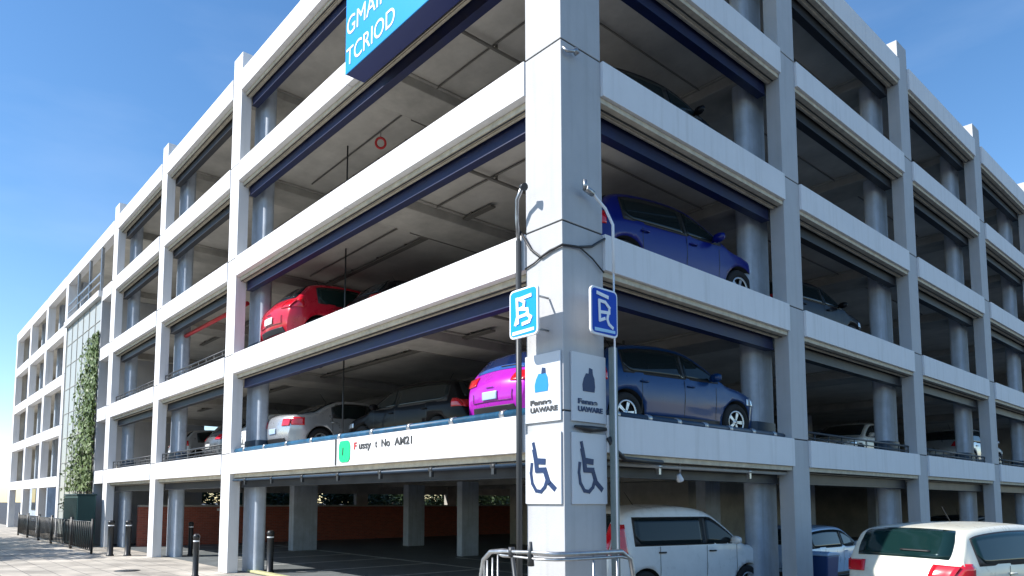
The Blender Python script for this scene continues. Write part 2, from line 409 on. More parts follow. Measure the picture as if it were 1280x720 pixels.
def strokes(m, lines, w, fn, d=.006, mi=0):
    for ln in lines:
        ww = w
        if isinstance(ln[0], (int, float)): ww = ln[0]; ln = ln[1:]
        for i in range(len(ln)-1):
            a = Vector(ln[i]); b = Vector(ln[i+1]); t = (b-a).normalized(); n = Vector((-t.y, t.x))*ww/2; e = t*ww*.35
            q = [a-n-e, b-n+e, b+n+e, a+n-e]
            SC[0] += 1; e_ = .0007*(SC[0] % 12)
            m.prism([(p.x, p.y) for p in q], (lambda u, v, w_, e_=e_: fn(u, v, w_+e_*.5)), d+e_*.5, mi)
# faces: S = on a y plane facing -Y (u -> +X); E = on an x plane facing +X (u -> +Y)
def SF(x0, y, z0): return lambda u, v, w: (x0+u, y-w, z0+v)
def EF(x, y0, z0): return lambda u, v, w: (x+w, y0+u, z0+v)
def rrect(w, h, r, n=5):
    p = []
    for cx, cy, a0 in ((w-r,h-r,0),(r,h-r,90),(r,r,180),(w-r,r,270)):
        for i in range(n+1): a = R(a0+90*i/n); p.append((cx+r*math.cos(a), cy+r*math.sin(a)))
    return p

# big blue sign box on the left facade
S = tag(empty('shop_sign', (-5.42, -.5, 10.62)), 'large bright blue box sign with white lettering high on the sunlit facade', 'sign')
m = MB(); m.box(0, 4.1, .012, .44, 0, 1.72, 0); m.build('sign_case', M['signdark'], S, bevel=.02)
m = MB(); m.box(.0, 4.1, -.012, .008, .0, 1.72, 0); m.build('sign_face', M['signcyan'], S)
for (s, u, v, sz, w) in (('GMAIN', .06, .78, .56, 1.55), ("'", 1.85, .95, .5, .07), ('TCRIOD', .05, .14, .52, 1.75)):
    put_text(s, sz, w, (-5.42+u, -.5-.016, 10.62+v), 'S', M['signwhite'], S, bold=0)
m = MB(); strokes(m, [[(3.0,.55),(3.15,.75)],[(3.12,.55),(3.3,.62)],[(3.2,.8),(3.34,.86)],[(2.86,.42),(2.9,.56)]], .05, lambda u,v,w: (u, -.013-w, v)); m.build('emblem', M['signwhite'], S)

# notice on the lowest left beam
Nn = tag(empty('beam_notice', (-6.34, -.035, 2.70)), 'green badge with a red letter and grey wording on the lowest white beam', 'sign')
m = MB(); m.box(-.05, 0, -.012, 0, .0, .54); m.build('divider', M['ink_grey'], Nn)
m = MB(); m.prism(rrect(.44, .44, .12), lambda u,v,w: (.12+u, -w, .05+v), .012); m.build('badge', M['green'], Nn)
m = MB(); strokes(m, [[(.30,.34),(.28,.20)]], .02, lambda u,v,w: (u, -.013-w, v)); m.build('badge_mark', M['ink_grey'], Nn)
for s, u, w, mm in (('F', .72, .10, 'inkred'), ('ussy', .90, .5, 'ink_grey'), ("t", 1.5, .07, 'ink_grey'), ('No', 1.72, .32, 'ink_grey'), ('AM21', 2.16, .62, 'ink_grey')):
    put_text(s, .20, w*.9, (-6.34+u, -.037, 2.70+.29), 'S', M[mm], Nn, bold=.004)

# corner pillar sign panels
def panel(name, label, face, z0, z1, content, u0, u1, ink):
    if face == 'S': P = empty(name, (u0, -.004, z0)); fn = lambda u,v,w: (u, -w, v)
    else: P = empty(name, (.004, u0, z0)); fn = lambda u,v,w: (w, u, v)
    tag(P, label, 'sign')
    w, h = u1-u0, z1-z0
    m = MB(); m.prism([(0,0),(w,0),(w,h),(0,h)], fn, .03); m.build('board', M['panel'], P, bevel=.004)
    f2 = lambda u,v,w_: fn(u, v, .0305+w_)
    if content == 'wheel':
        s = h/1.0; k = .9*w
        X = lambda a, b: (w*(.13+.62*a), h*(.20+.66*b))
        m = MB()
        strokes(m, [[.05, X(.18,1.0), X(.26,.80)], [.075, X(.22,.84), X(.30,.62), X(.34,.42)], [.085, X(.30,.62), X(.66,.60)], [.075, X(.34,.42), X(.70,.42), X(.86,.16), X(1.12,.02)],
                    [.05, X(.10,.56), X(.06,.36), X(.12,.14), X(.30,-.02), X(.52,-.04), X(.70,.06), X(.80,.22)]], .06, f2)
        m.build('wheelchair_symbol', M[ink], P)
    else:
        m = MB(); cx = w*.5; z = h*.46; K_ = .72
        f0 = f2; f3_ = (lambda u, v, w_, c0=cx, z0=z: f0(c0+(u-c0)*.72, z0+(v-z0)*.72, w_))
        m.prism([(cx-.20,z-.02),(cx+.15,z-.02),(cx+.17,z+.10),(cx+.15,z+.26),(cx+.10,z+.35),(cx-.10,z+.35),(cx-.17,z+.24),(cx-.21,z+.12)], f3_, .006)
        m.build('bottle_symbol', M[ink], P)
        m = MB(); m.prism([(cx-.02,z+.34),(cx+.10,z+.34),(cx+.09,z+.45),(cx+.0,z+.47)], f3_, .008)
        m.build('bottle_cap', M['ink'], P)
        for s, v, ww in (('Fanne', .28, .42), ('UAWARE', .17, .54)):
            loc = (u0+w*.16, -.004-.034, z0+h*v-.02) if face == 'S' else (.038, u0+w*.16, z0+h*v-.02)
            put_text(s, .10, ww, loc, face, M['ink_grey'] if face == 'S' else M['ink'], P, bold=.004)
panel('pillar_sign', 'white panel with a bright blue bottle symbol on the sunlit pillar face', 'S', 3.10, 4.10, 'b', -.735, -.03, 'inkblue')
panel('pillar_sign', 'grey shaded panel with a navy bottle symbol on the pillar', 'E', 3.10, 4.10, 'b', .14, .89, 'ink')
panel('pillar_sign', 'white panel with a wheelchair symbol on the sunlit pillar face', 'S', 1.92, 2.94, 'wheel', -.735, -.03, 'ink')
panel('pillar_sign', 'grey shaded panel with a dark wheelchair symbol on the pillar', 'E', 1.92, 2.94, 'wheel', .14, .89, 'ink')

# two blade signs
def blade(label, face, fnbase, w, h, basemat, kind):
    P = tag(empty('parking_sign', fnbase), label, 'sign')
    fn = (lambda u,v,d: (u, -d, v)) if face == 'S' else (lambda u,v,d: (d, u, v))
    m = MB(); m.prism(rrect(w, h, .08), fn, .035); m.build('rim', M['signwhite'], P, bevel=.006)
    f1 = lambda u,v,d: fn(u+.03, v+.03, .0352+d)
    m = MB(); m.prism(rrect(w-.06, h-.06, .06), f1, .006); m.build('sign_face', M[basemat], P)
    f2 = lambda u,v,d: fn(w*u, h*v, .042+d)
    m = MB()
    if kind == 'a':
        st = [[.05,(.33,.78),(.78,.80)], [.05,(.30,.80),(.33,.30)], [.045,(.38,.78),(.56,.70),(.54,.60),(.36,.58)], [.045,(.36,.58),(.66,.54),(.68,.44),(.36,.42)], [.05,(.30,.40),(.24,.28)],
              [.05,(.62,.45),(.78,.36),(.72,.28),(.50,.26)]]
    else:
        st = [[.05,(.22,.86),(.60,.82)], [.045,(.28,.70),(.30,.30)], [.045,(.28,.71),(.50,.70),(.66,.60),(.66,.50),(.32,.48)], [.045,(.62,.48),(.58,.36),(.64,.26),(.78,.20)], [.045,(.30,.30),(.48,.36)]]
    for ln in st:
        ww = ln[0]; pts = [(a*w, b*h) for a, b in ln[1:]]
        strokes(m, [pts], ww, lambda u,v,d: fn(u, v, .042+d))
    m.build('symbol', M['signwhite'], P)
    m = MB(); m.prism([(w*.12,h*.07),(w*.88,h*.09),(w*.88,h*.15),(w*.12,h*.14)], lambda u,v,d: fn(u, v, .042+d), .004); m.build('caption_strip', M['signwhite' if kind == 'a' else 'paleblue'], P)
    m = MB()
    for zz in (.12, h-.12):
        a = Vector(fn(w*.75, zz, 0)); 
        m.tube([a, a + (Vector((0,.33,0)) if face == 'S' else Vector((-.28,0,0)))], .018, 8)
    m.build('bracket', M['steel'], P)
    return P
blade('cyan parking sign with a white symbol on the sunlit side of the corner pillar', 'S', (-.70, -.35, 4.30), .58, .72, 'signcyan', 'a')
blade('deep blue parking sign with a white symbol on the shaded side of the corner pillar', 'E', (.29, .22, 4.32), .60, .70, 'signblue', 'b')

# posts and goosenecks
P = tag(empty('lamp_post', (-.81, -.09, 0)), 'dark slim post with a curled lamp head beside the sunlit pillar face', 'lamp post')
m = MB(); m.tube([(0,0,0),(0,0,5.9)], .045, 12); m.build('post', M['dsteel'], P)
m = MB(); m.tube([(.0,0,5.9),(.0,-.03,6.25),(.08,-.10,6.5),(.22,-.14,6.62)], .03, 8); m.build('gooseneck', M['steel'], P)
m = MB(); m.tube([(.2,-.14,6.64),(.3,-.16,6.60)], [.035,.06], 10); m.build('lamp_head', M['dsteel'], P)
P = tag(empty('wall_lamp', (.04, .90, 5.35)), 'pale curved wall lamp arm reaching from the shaded pillar face', 'lamp')
m = MB(); m.tube([(.16,.0,0),(.16,0,.75),(.12,-.12,.98),(.10,-.34,1.12),(.10,-.42,1.16)], .022, 8); m.build('arm', M['signwhite'], P)
m = MB(); m.tube([(.10,-.38,1.14),(.10,-.55,1.18)], [.045,.05], 10); m.tube([(.10,-.56,1.16),(.10,-.56,1.3)], .03, 8); m.build('lamp_head', M['steel'], P)
m = MB(); m.tube([(.16,0,-5.35),(.16,0,0)], .014, 6); m.build('conduit', M['signwhite'], P)
P = tag(MB(), None) if False else None
m = MB(); m.box(.055, .14, .93, 1.04, .0, T[1]-1.75, 0)
o = m.build('service_duct', M['guard'], None, bevel=.01)
o.data.materials[0] = mat('duct_green_grey', (.20,.24,.23), .5, noise=.2); tag(o, 'grey green square service duct beside the corner pillar', 'duct')
m = MB(); m.box(.002, .10, 0.0, .06, .0, 0) if False else None
# cables across the pillar
m = MB()
m.tube([(-.80,-.06,6.05),(-.60,-.03,5.72),(-.40,-.03,5.55),(-.2,-.03,5.60),(.03,-.03,5.62),(.04,.3,5.66),(.04,.6,5.74),(.04,.9,5.93)], .02, 8)
m.tube([(.035,.35,5.66),(.035,.62,5.56),(.035,.88,5.40)], .012, 6); m.tube([(-.40,-.02,5.56),(-.55,-.02,5.50),(-.74,-.02,5.46)], .012, 6)
o = m.build('cable', M['cable']); tag(o, 'black cable slung across the corner pillar between the two lamps', 'cable')
m = MB(); m.tube([(.03,.02,8.62),(.08,.05,8.55),(.12,.12,8.55),(.12,.2,8.62)], .025, 8); m.tube([(.05,.24,8.6),(.12,.26,8.62)], .04, 8)
o = m.build('bracket', M['steel']); tag(o, 'small bare steel bracket high on the corner pillar edge', 'bracket')
m = MB(); m.tube([(.045,.18,3.02),(.055,.5,3.0),(.05,.85,3.02)], [.02,.05,.03], 8)
o = m.build('cable_bundle', M['cable']); tag(o, 'dark cable bundle strapped between the two shaded pillar panels', 'cable')
m = MB(); m.tube([(.06,.90,2.9),(.08,1.02,2.72),(.08,1.25,2.60),(.08,2.2,2.58)], .04, 8)
o = m.build('hose', M['cable']); tag(o, 'black hose curving under the beam right of the corner pillar', 'cable')

# hoop barrier in front of the corner pillar
P = tag(empty('hoop_barrier', (0,0,0)), 'bent tubular steel barrier with upright bars around the corner pillar foot', 'barrier')
def hoop(off, r):
    pts = [(-1.05-off, -.62, 0), (-1.05-off, -.62, .9), (-1.0, -.62, 1.12), (-.85, -.62, 1.24), (-.6, -.62, 1.27+off), (.1, -.62, 1.27+off), (.32,-.55,1.27+off), (.42, -.35, 1.27+off), (.42, .7, 1.26+off), (.42,.9,1.15),(.42,.96,.9),(.42,.96,0)]
    m = MB(); m.tube(pts, r, 10); m.build('hoop', M['steel'], P)
hoop(0, .035); hoop(-.07, .022)
for i in range(3): m = MB(); m.tube([(-.92+.11*i, -.62, .05), (-.92+.11*i, -.62, 1.12+.04*i)], .012, 8); m.build('upright_bar', M['steel'], P)
for i in range(2): m = MB(); m.tube([(.42, .1+.5*i, .05), (.42, .1+.5*i, 1.24)], .014, 8); m.build('upright_bar', M['steel'], P)
m = MB(); m.tube([(-.98,-.62,.15),(.2,-.62,.15)], .018, 8); m.build('lower_rail', M['steel'], P)
m = MB(); m.tube([(-.42,-.62,1.2),(-.42,-.62,1.33)], .045, 10); m.tube([(-.4,-.62,1.2),(-.22,-.6,.0)], .03, 8); m.tube([(-.05,-.62,1.1),(-.03,-.64,1.42)], [.05,.02], 8); m.build('clamp', M['dsteel'], P)

# ------------------------------------------------------------------ cars
def catmull(pts, n=6):
    out = []
    P_ = [pts[0]] + list(pts) + [pts[-1]]
    for i in range(1, len(P_)-2):
        p0, p1, p2, p3 = [Vector(p) for p in P_[i-1:i+3]]
        for k in range(n):
            t = k/n
            out.append(.5*((2*p1) + (p2-p0)*t + (2*p0-5*p1+4*p2-p3)*t*t + (3*p1-p0-3*p2+p3)*t**3))
    out.append(Vector(pts[-1])); return out

STY = {
 'hatch': dict(L=4.1, W=1.76, belt=.93, prof=[(2.0,.26),(2.06,.45),(2.02,.62),(1.88,.76),(1.45,.88),(1.02,.96),(.62,1.20),(.22,1.40),(-.2,1.475),(-.85,1.46),(-1.4,1.37),(-1.62,1.20),(-1.84,.97),(-1.98,.80),(-2.02,.60),(-2.0,.42),(-1.94,.26)],
      ws=(1.0,.24), rw=(-1.40,-1.80), wb=(1.28,-1.26), wr=.32, bp=(.0,), tail=(-1.78,.80,1.0)),
 'mpv': dict(L=4.05, W=1.74, belt=1.02, prof=[(1.96,.28),(2.02,.5),(1.98,.70),(1.84,.86),(1.5,.97),(1.15,1.05),(.72,1.36),(.30,1.60),(-.2,1.69),(-.8,1.69),(-1.45,1.63),(-1.74,1.50),(-1.90,1.20),(-1.98,.92),(-2.02,.60),(-2.0,.42),(-1.96,.28)],
      ws=(1.12,.34), rw=(-1.83,-1.95), wb=(1.26,-1.24), wr=.31, bp=(.18,), tail=(-1.9,.85,1.4)),
 'estate': dict(L=4.5, W=1.80, belt=.95, prof=[(2.2,.26),(2.27,.45),(2.22,.62),(2.05,.76),(1.6,.88),(1.15,.96),(.75,1.20),(.32,1.42),(-.1,1.49),(-.9,1.49),(-1.70,1.42),(-1.90,1.26),(-2.06,1.0),(-2.16,.84),(-2.24,.62),(-2.2,.42),(-2.14,.26)],
      ws=(1.12,.34), rw=(-1.72,-2.04), wb=(1.38,-1.34), wr=.33, bp=(.05,), tail=(-2.0,.82,1.0)),
 'saloon': dict(L=4.5, W=1.78, belt=.92, prof=[(2.2,.26),(2.26,.45),(2.2,.62),(2.05,.74),(1.6,.86),(1.15,.93),(.70,1.18),(.30,1.38),(-.1,1.43),(-.7,1.41),(-1.15,1.25),(-1.55,1.03),(-1.9,.98),(-2.14,.93),(-2.22,.70),(-2.22,.45),(-2.16,.26)],
      ws=(1.1,.34), rw=(-.78,-1.50), wb=(1.36,-1.36), wr=.33, bp=(.0,), tail=(-2.0,.70,.9)),
}
def make_car(label, style, paintmat, loc, heading, scale=1.0, group=None, glass='glass', rear_glass=None, side_glass=None, plate='plate', mirror=None, name='parked_car', cat='car', handles=True, rimdark=False, lamp_v=None):
    st = STY[style]; L, W, belt = st['L'], st['W'], st['belt']
    prof = catmull(st['prof'], 5); zb = .22; r0 = .10; crown = .035
    n = len(prof)
    arcs = [0]
    for i in range(1, n): arcs.append(arcs[-1] + (prof[i]-prof[i-1]).length)
    def Wp(x):
        xn = abs(x)/(L/2); w = W/2*(1-.05*xn**3)
        if xn > .78: w *= 1-.20*((xn-.78)/.22)**2.2
        return w
    def hw(x, z):
        w = Wp(x)
        if z > belt: w -= (z-belt)*(.30 if style != 'mpv' else .16) + .015
        else: w -= .06*((belt-z)/belt)**2 - .012*math.exp(-((z-.62)/.10)**2)
        return w
    def zt(x):
        # top of the outline at x
        best = None
        for i in range(n-1):
            a, b = prof[i], prof[i+1]
            if (a.x-x)*(b.x-x) <= 0 and abs(a.x-b.x) > 1e-6:
                z = a.y+(b.y-a.y)*(x-a.x)/(b.x-a.x)
                if best is None or z > best: best = z
        return best if best is not None else .5
    def warp(p):
        x, y, z = p; s = 1 if x > 0 else -1
        return (x - s*.14*(abs(x)/(L/2))**3*(y/(W/2))**2, y, z)
    def rad(z): return min(r0, max(.01, (z-zb)*.45))
    def nrm(i):
        a = prof[max(0,i-1)]; b = prof[min(n-1,i+1)]; d = (b-a).normalized(); return Vector((d.y, -d.x)) if False else Vector((d.y*-1, d.x))*-1
    m = MB(); rings = []
    NS, NA, NC = 9, 4, 4
    for i, p in enumerate(prof):
        x, z = p; r = rad(z); nn = nrm(i)
        if nn.y < 0 and i not in (0, n-1) and abs(nn.x) < .8: nn = -nn
        half = [(x, 0, zb), (x, hw(x, zb)*.55, zb)]
        for k in range(NS):
            zz = zb + (z-r-zb)*k/(NS-1); half.append((x, hw(x, zz), zz))
        h0 = hw(x, z-r)
        for k in range(1, NA+1):
            a = PI/2*k/NA; half.append((x, h0-r*(1-math.cos(a)), z-r+r*math.sin(a)))
        ye = h0-r
        for k in range(1, NC+1):
            y = ye*(1-k/NC); c = crown*(1-(y/ye)**2); half.append((x+nn.x*c, y, z+nn.y*c))
        ring = [warp(q) for q in half] + [warp((q[0], -q[1], q[2])) for q in half[1:-1][::-1]]
        rings.append(ring)
    K = len(rings[0])
    vs = [q for rg in rings for q in rg]
    fs = [(i*K+k, i*K+(k+1) % K, (i+1)*K+(k+1) % K, (i+1)*K+k) for i in range(n-1) for k in range(K)]
    m.add(vs, fs, 0, True); m.add(rings[0], [list(range(K))], 0); m.add(rings[-1], [list(range(K))[::-1]], 0)
    root = empty(name, loc, heading); root.scale = (scale,)*3
    tag(root, label, cat, group)
    body = m.build('body', [paintmat, M['well']], root)
    # weld + wheel arches by boolean
    bm = bmesh.new(); bm.from_mesh(body.data); bmesh.ops.remove_doubles(bm, verts=bm.verts, dist=.0005); bmesh.ops.recalc_face_normals(bm, faces=bm.faces); bm.to_mesh(body.data); bm.free()
    cut = MB()
    for wx in st['wb']:
        for s in (-1, 1):
            Mx = Matrix.Translation((wx, s*W/2, st['wr'])) @ Matrix.Rotation(PI/2, 4, 'X')
            cut.lathe([(0.0001,-.30),(st['wr']*1.16,-.30),(st['wr']*1.16,.30),(0.0001,.30)], Mx, 32)
    co = cut.build('cut', M['well'])
    bmx = bmesh.new(); bmx.from_mesh(co.data); bmesh.ops.remove_doubles(bmx, verts=bmx.verts, dist=.0005); bmesh.ops.recalc_face_normals(bmx, faces=bmx.faces)
    for f in bmx.faces: f.material_index = 0
    bmx.to_mesh(co.data); bmx.free()
    co.data.materials.clear(); co.data.materials.append(M['well'])
    body.parent = None
    bo = body.modifiers.new('bo', 'BOOLEAN'); bo.object = co; bo.operation = 'DIFFERENCE'; bo.solver = 'EXACT'; bo.material_mode = 'TRANSFER'
    bpy.context.view_layer.update()
    ev = body.evaluated_get(bpy.context.evaluated_depsgraph_get()); nm = bpy.data.meshes.new_from_object(ev)
    body.modifiers.clear()
    if len(nm.polygons) > 100:
        body.data = nm
    bpy.data.objects.remove(co)
    body.parent = root
    # patches
    def sy(x, z):
        t = zt(x); r = rad(t); h = hw(x, min(z, t-r))
        if z > t-r:
            a = min(1, (z-(t-r))/r); h = hw(x, t-r)-r*(1-math.sqrt(max(0, 1-a*a)))
        return h
    def side(xs, zlo, zhi, name, material, off=.006, nz=6, both=True, inset=0):
        for s in (-1, 1):
            mm = MB(); nx = len(xs); g = []
            for x in xs:
                a, b = zlo(x), zhi(x)
                b = max(a+.002, b)
                for k in range(nz+1):
                    z = a+(b-a)*k/nz; g.append(warp((x, s*(sy(x, z)+off), z)))
            mm.add(g, [(i*(nz+1)+k, i*(nz+1)+k+1, (i+1)*(nz+1)+k+1, (i+1)*(nz+1)+k) for i in range(nx-1) for k in range(nz)], 0, True)
            o = mm.build(name, material, root)
            so = o.modifiers.new('s', 'SOLIDIFY'); so.thickness = .008; so.offset = 0
    def endp(z_or_x0, z_or_x1, by, y0, y1, name, material, off=.006, front=True, ny=8, ns=8, round_=0):
        # patch on the profile surface between two profile positions; by='x' or 'z'
        idx = []
        if by == 'x': f = lambda p: p.x
        else: f = lambda p: p.y
        half_ = [i for i in range(n) if (prof[i].x > 0) == front]
        pts = []
        seg = [prof[i] for i in half_]
        # dense param
        dens = []
        for i in range(len(seg)-1):
            for k in range(8): dens.append(seg[i].lerp(seg[i+1], k/8))
        lo, hi = min(z_or_x0, z_or_x1), max(z_or_x0, z_or_x1)
        sel = [p for p in dens if lo <= f(p) <= hi]
        if len(sel) < 2: return
        sel = [sel[int(round(j*(len(sel)-1)/ns))] for j in range(ns+1)]
        mm = MB(); g = []
        for j, p in enumerate(sel):
            d = (sel[min(j+1, ns)]-sel[max(j-1, 0)])
            if d.length < 1e-6: d = Vector((1,0))
            d.normalize(); nn = Vector((-d.y, d.x))
            if nn.x*(1 if front else -1) < 0 and abs(nn.x) > .3: nn = -nn
            if nn.y < 0 and abs(nn.x) <= .3: nn = -nn
            r = rad(p.y); ye = hw(p.x, p.y-r)-r*.6; t = j/ns
            shr = 1-round_*(abs(t-.5)*2)**4
            for k in range(ny+1):
                q = y0+(y1-y0)*k/ny
                if round_: q *= shr
                y = ye*q; c = crown*(1-min(1, (y/ye)**2))+off
                g.append(warp((p.x+nn.x*c, y, p.y+nn.y*c)))
        mm.add(g, [(j*(ny+1)+k, j*(ny+1)+k+1, (j+1)*(ny+1)+k+1, (j+1)*(ny+1)+k) for j in range(ns) for k in range(ny)], 0, True)
        o = mm.build(name, material, root)
        so = o.modifiers.new('s', 'SOLIDIFY'); so.thickness = .008; so.offset = 0
        return o
    def lin(a, b, k): return [a+(b-a)*i/k for i in range(k+1)]
    # side windows
    zlo = lambda x: belt+.035
    top = lambda x: zt(x)-.095
    xa = st['ws'][0]
    while top(xa) < belt+.06: xa -= .02
    xr = st['rw'][0] if style != 'saloon' else st['rw'][0]-.25
    while top(xr) < belt+.12 : xr += .02
    if style in ('hatch','mpv'): xr += .08 if style == 'hatch' else .34
    cuts = [xa] + sorted(st['bp'], reverse=True) + [xr]
    sg = M[side_glass or glass]
    zr = lambda x: belt+.035 + (max(0, (xr+.18-x))/.18)**2*.12
    # dark trim round the glass
    side(lin(xa+.05, xr-.03, 30), lambda x: belt+.012, (lambda x: top(x)+.02) if style != 'mpv' else (lambda x: min(top(x), 1.50)+.02), 'window_surround', M['trim'], .003)
    for i in range(len(cuts)-1):
        a = cuts[i]-(.025 if i else 0); b = cuts[i+1]+(.03 if i < len(cuts)-2 else 0)
        side(lin(a, b, 14), zr if i == len(cuts)-2 else zlo, top if style != 'mpv' else (lambda x: min(top(x), 1.50)), 'side_window', sg, .009)
    endp(st['ws'][0]-.03, st['ws'][1], 'x', -.93, .93, 'windscreen', M[glass], front=True, round_=.03)
    if style == 'mpv': endp(1.08, 1.55, 'z', -.84, .84, 'rear_window', M[rear_glass or glass], front=False, round_=.05)
    else: endp(st['rw'][0], st['rw'][1], 'x', -.90, .90, 'rear_window', M[rear_glass or glass], front=False, round_=.06)
    # lamps
    tx, tz0, tz1 = st['tail']
    for s in (-1, 1):
        if style == 'mpv':
            endp(tz0, tz1, 'z', s*.86, s*1.04, 'taillight', M['red_lamp'], .012, front=False, ny=4)
        else:
            endp(tz0-.02, tz1-.04, 'z', s*.66, s*1.09, 'taillight', M['red_lamp'], .012, front=False, ny=5)
        endp(.60, .74, 'z', s*.60, s*1.03, 'headlight', M['clear_lamp'], .012, front=True, ny=5)
    side(lin(-L/2*.84, -L/2*.985, 8), lambda x: tz0, lambda x: min(tz1, zt(x)-.03), 'taillight', M['red_lamp'], .008)
    side(lin(L/2*.78, L/2*.94, 6), lambda x: .62, lambda x: min(.74, zt(x)-.03), 'headlight', M['clear_lamp'], .008)
    endp(.50 if style != 'mpv' else .55, .64 if style != 'mpv' else .69, 'z', -.30, .30, 'number_plate', M[plate], .016, front=False)
    endp(.28, .40, 'z', -.8, .8, 'rear_bumper_trim', M['trim'], .008, front=False)
    endp(.46, .60, 'z', -.45, .45, 'grille', M['trim'], .012, front=True)
    endp(.29, .40, 'z', -.7, .7, 'lower_grille', M['trim'], .010, front=True)
    # tailgate details
    if style != 'saloon':
        rz0, rz1 = .47, .80
        endp(rz0, rz0+.012, 'z', -.80, .80, 'tailgate_seam', M['trim'], .009, front=False, ns=2)
        for q in (-.80, .79): endp(rz0+.012, .64 if style != 'mpv' else .84, 'z', q, q+.012, 'tailgate_seam', M['trim'], .009, front=False, ny=1)
        if style == 'mpv': endp(1.12, 1.135, 'z', -.02, -.52, 'rear_wiper', M['trim'], .022, front=False, ns=2)
        else:
            xe = st['rw'][1]; endp(xe+.045, xe+.06, 'x', -.02, -.55, 'rear_wiper', M['trim'], .022, front=False, ns=2)
        endp(.70, .715, 'z', -.14, .14, 'boot_handle', M['chrome'] if style == 'estate' else M['trim'], .016, front=False, ns=2)
    an = MB(); za = zt(-.75); an.tube([(-.75, 0, za+.03), (-.95, 0, za+.26)], [.008, .004], 6); an.build('aerial', M['trim'], root)
    # sill trim, door seams
    side(lin(st['wb'][0]-.42, st['wb'][1]+.42, 10), lambda x: .235, lambda x: .31, 'sill_trim', M['trim'], .004)
    for s in (-1, 1):
        for x in (xa-.02 if style != 'mpv' else xa+.0,) + tuple(st['bp'][:1]) + (st['wb'][1]+.30,):
            g = []
            for k in range(10):
                z = .33+(belt-.33)*k/9; 
                for dx in (-.006, .006): g.append(warp((x+dx, s*(sy(x, z)+.002), z)))
            seams = MB(); seams.add(g, [(2*k, 2*k+1, 2*k+3, 2*k+2) for k in range(9)], 0)
            seams.build('door_seam', M['trim'], root)
    if handles:
        for x in (st['bp'][0]+.14, st['wb'][1]+.36):
            for s in (-1, 1):
                mm = MB(); y = sy(x, belt-.10); mm.tube([(x-.08, s*(y+.0), belt-.10), (x-.06, s*(y+.025), belt-.10), (x+.06, s*(y+.025), belt-.10), (x+.08, s*y, belt-.10)], .014, 8)
                mm.build('door_handle', M['trim'] if style == 'mpv' else paintmat, root)
    # mirrors
    for s in (-1, 1):
        mm = MB(); x = xa-.16; y = sy(x, belt+.05)
        pr = [(0,-.11),(.05,-.10),(.075,-.03),(.075,.04),(.05,.09),(0,.10)]
        Mx = Matrix.Translation((x, s*(y+.13), belt+.08)) @ Matrix.Rotation(s*PI/2, 4, 'X') @ Matrix.Diagonal((.8,1,1,1))
        mm.lathe(pr, Mx, 14); mm.tube([(x, s*(y-.01), belt+.04), (x, s*(y+.08), belt+.06)], .022, 8)
        mm.build('wing_mirror', mirror or paintmat, root)
    # wheels
    for wx in st['wb']:
        for s in (-1, 1):
            wr = st['wr']; c_ = (wx, s*(W/2-.12), wr)
            Mx = Matrix.Translation(c_) @ Matrix.Rotation(-s*PI/2, 4, 'X')
            wh = MB(); wh.lathe([(wr*.60,-.08),(wr*.66,-.105),(wr*.93,-.10),(wr,-.07),(wr,.07),(wr*.93,.10),(wr*.66,.105),(wr*.62,.07),(wr*.60,-.08)], Mx, 28)
            w_ = wh.build('wheel', M['tyre'], root)
            rm = MB(); rm.lathe([(.0001,.02),(wr*.60,.02)], Mx, 24, 1, False)
            rm.lathe([(wr*.54,.085),(wr*.62,.098),(wr*.64,.07),(wr*.60,.0)], Mx, 28, 0)
            rm.lathe([(.0001,.075),(wr*.16,.075),(wr*.18,.05),(wr*.18,.02)], Mx, 16, 0)
            for k in range(5):
                a = 2*PI*k/5
                for da in (-.10, .10):
                    rm.obox(Mx @ Matrix.Rotation(a+da, 4, 'Z') @ Matrix.Translation((wr*.34, 0, .065)), wr*.46, wr*.085, .022, 0)
            rm.build('rim', [M['rim'], M['hub']], w_)
    return root

P_white = paint('paint_white', (.78,.78,.77), 0); P_cream = paint('paint_cream', (.70,.68,.57), 0)
P_blue = paint('paint_blue', (.002,.040,.15), .1, .3, .35); P_dblue = paint('paint_deep_blue', (.001,.008,.17), 0, .32, .2)
P_red = paint('paint_red', (.55,.008,.03), .1); P_mag = paint('paint_magenta', (.50,.02,.52), .25)
P_silver = paint('paint_silver', (.50,.52,.55), .6); P_black = paint('paint_black', (.006,.006,.008), 0, .35, .15); P_pale = paint('paint_pale_blue', (.38,.53,.72), .1)
P_grey = paint('paint_grey', (.16,.17,.18), .5)

f1 = T[0]-.03; f2_ = T[1]-.03; f3 = T[2]-.03
N90 = PI/2
make_car('metallic blue hatchback parked on the first deck right of the corner pillar', 'hatch', P_blue, (-1.9, 4.55, f1-.02), R(81), 1.17)
make_car('deep blue car on the second deck, nose toward the shaded facade', 'hatch', P_dblue, (-2.0, 4.75, f2_), R(82), 1.27, rear_glass='glass', rimdark=True)
make_car('black car high on the third deck above the deep blue car', 'hatch', P_black, (-2.0, 4.5, f3), R(81), 1.12)
make_car('white people carrier with tall red tail lamp under the shaded facade', 'mpv', P_white, (-1.95, 5.15, 0), R(79), 1.10, name='people_carrier')
make_car('cream white hatchback with red tail lamps in the sun at the kerb', 'estate', P_cream, (3.02, 6.95, 0), R(77), 1.08, glass='glass', rear_glass='glass_teal', side_glass='glass_teal')
make_car('silver saloon with its tail at the first deck edge, beside the pipe rail', 'saloon', P_silver, (-11.35, 3.25, f1), R(90), 1.08, plate='plate_blue')
make_car('black estate parked along the first deck behind the silver saloon', 'estate', P_black, (-7.7, 3.3, f1), R(184), 1.08, side_glass='glass')
make_car('magenta hatchback backed up to the rail left of the corner pillar', 'hatch', P_mag, (-2.35, 2.75, f1), R(90), 1.0, rear_glass='glass_blue_reflect', plate='plate_blue')
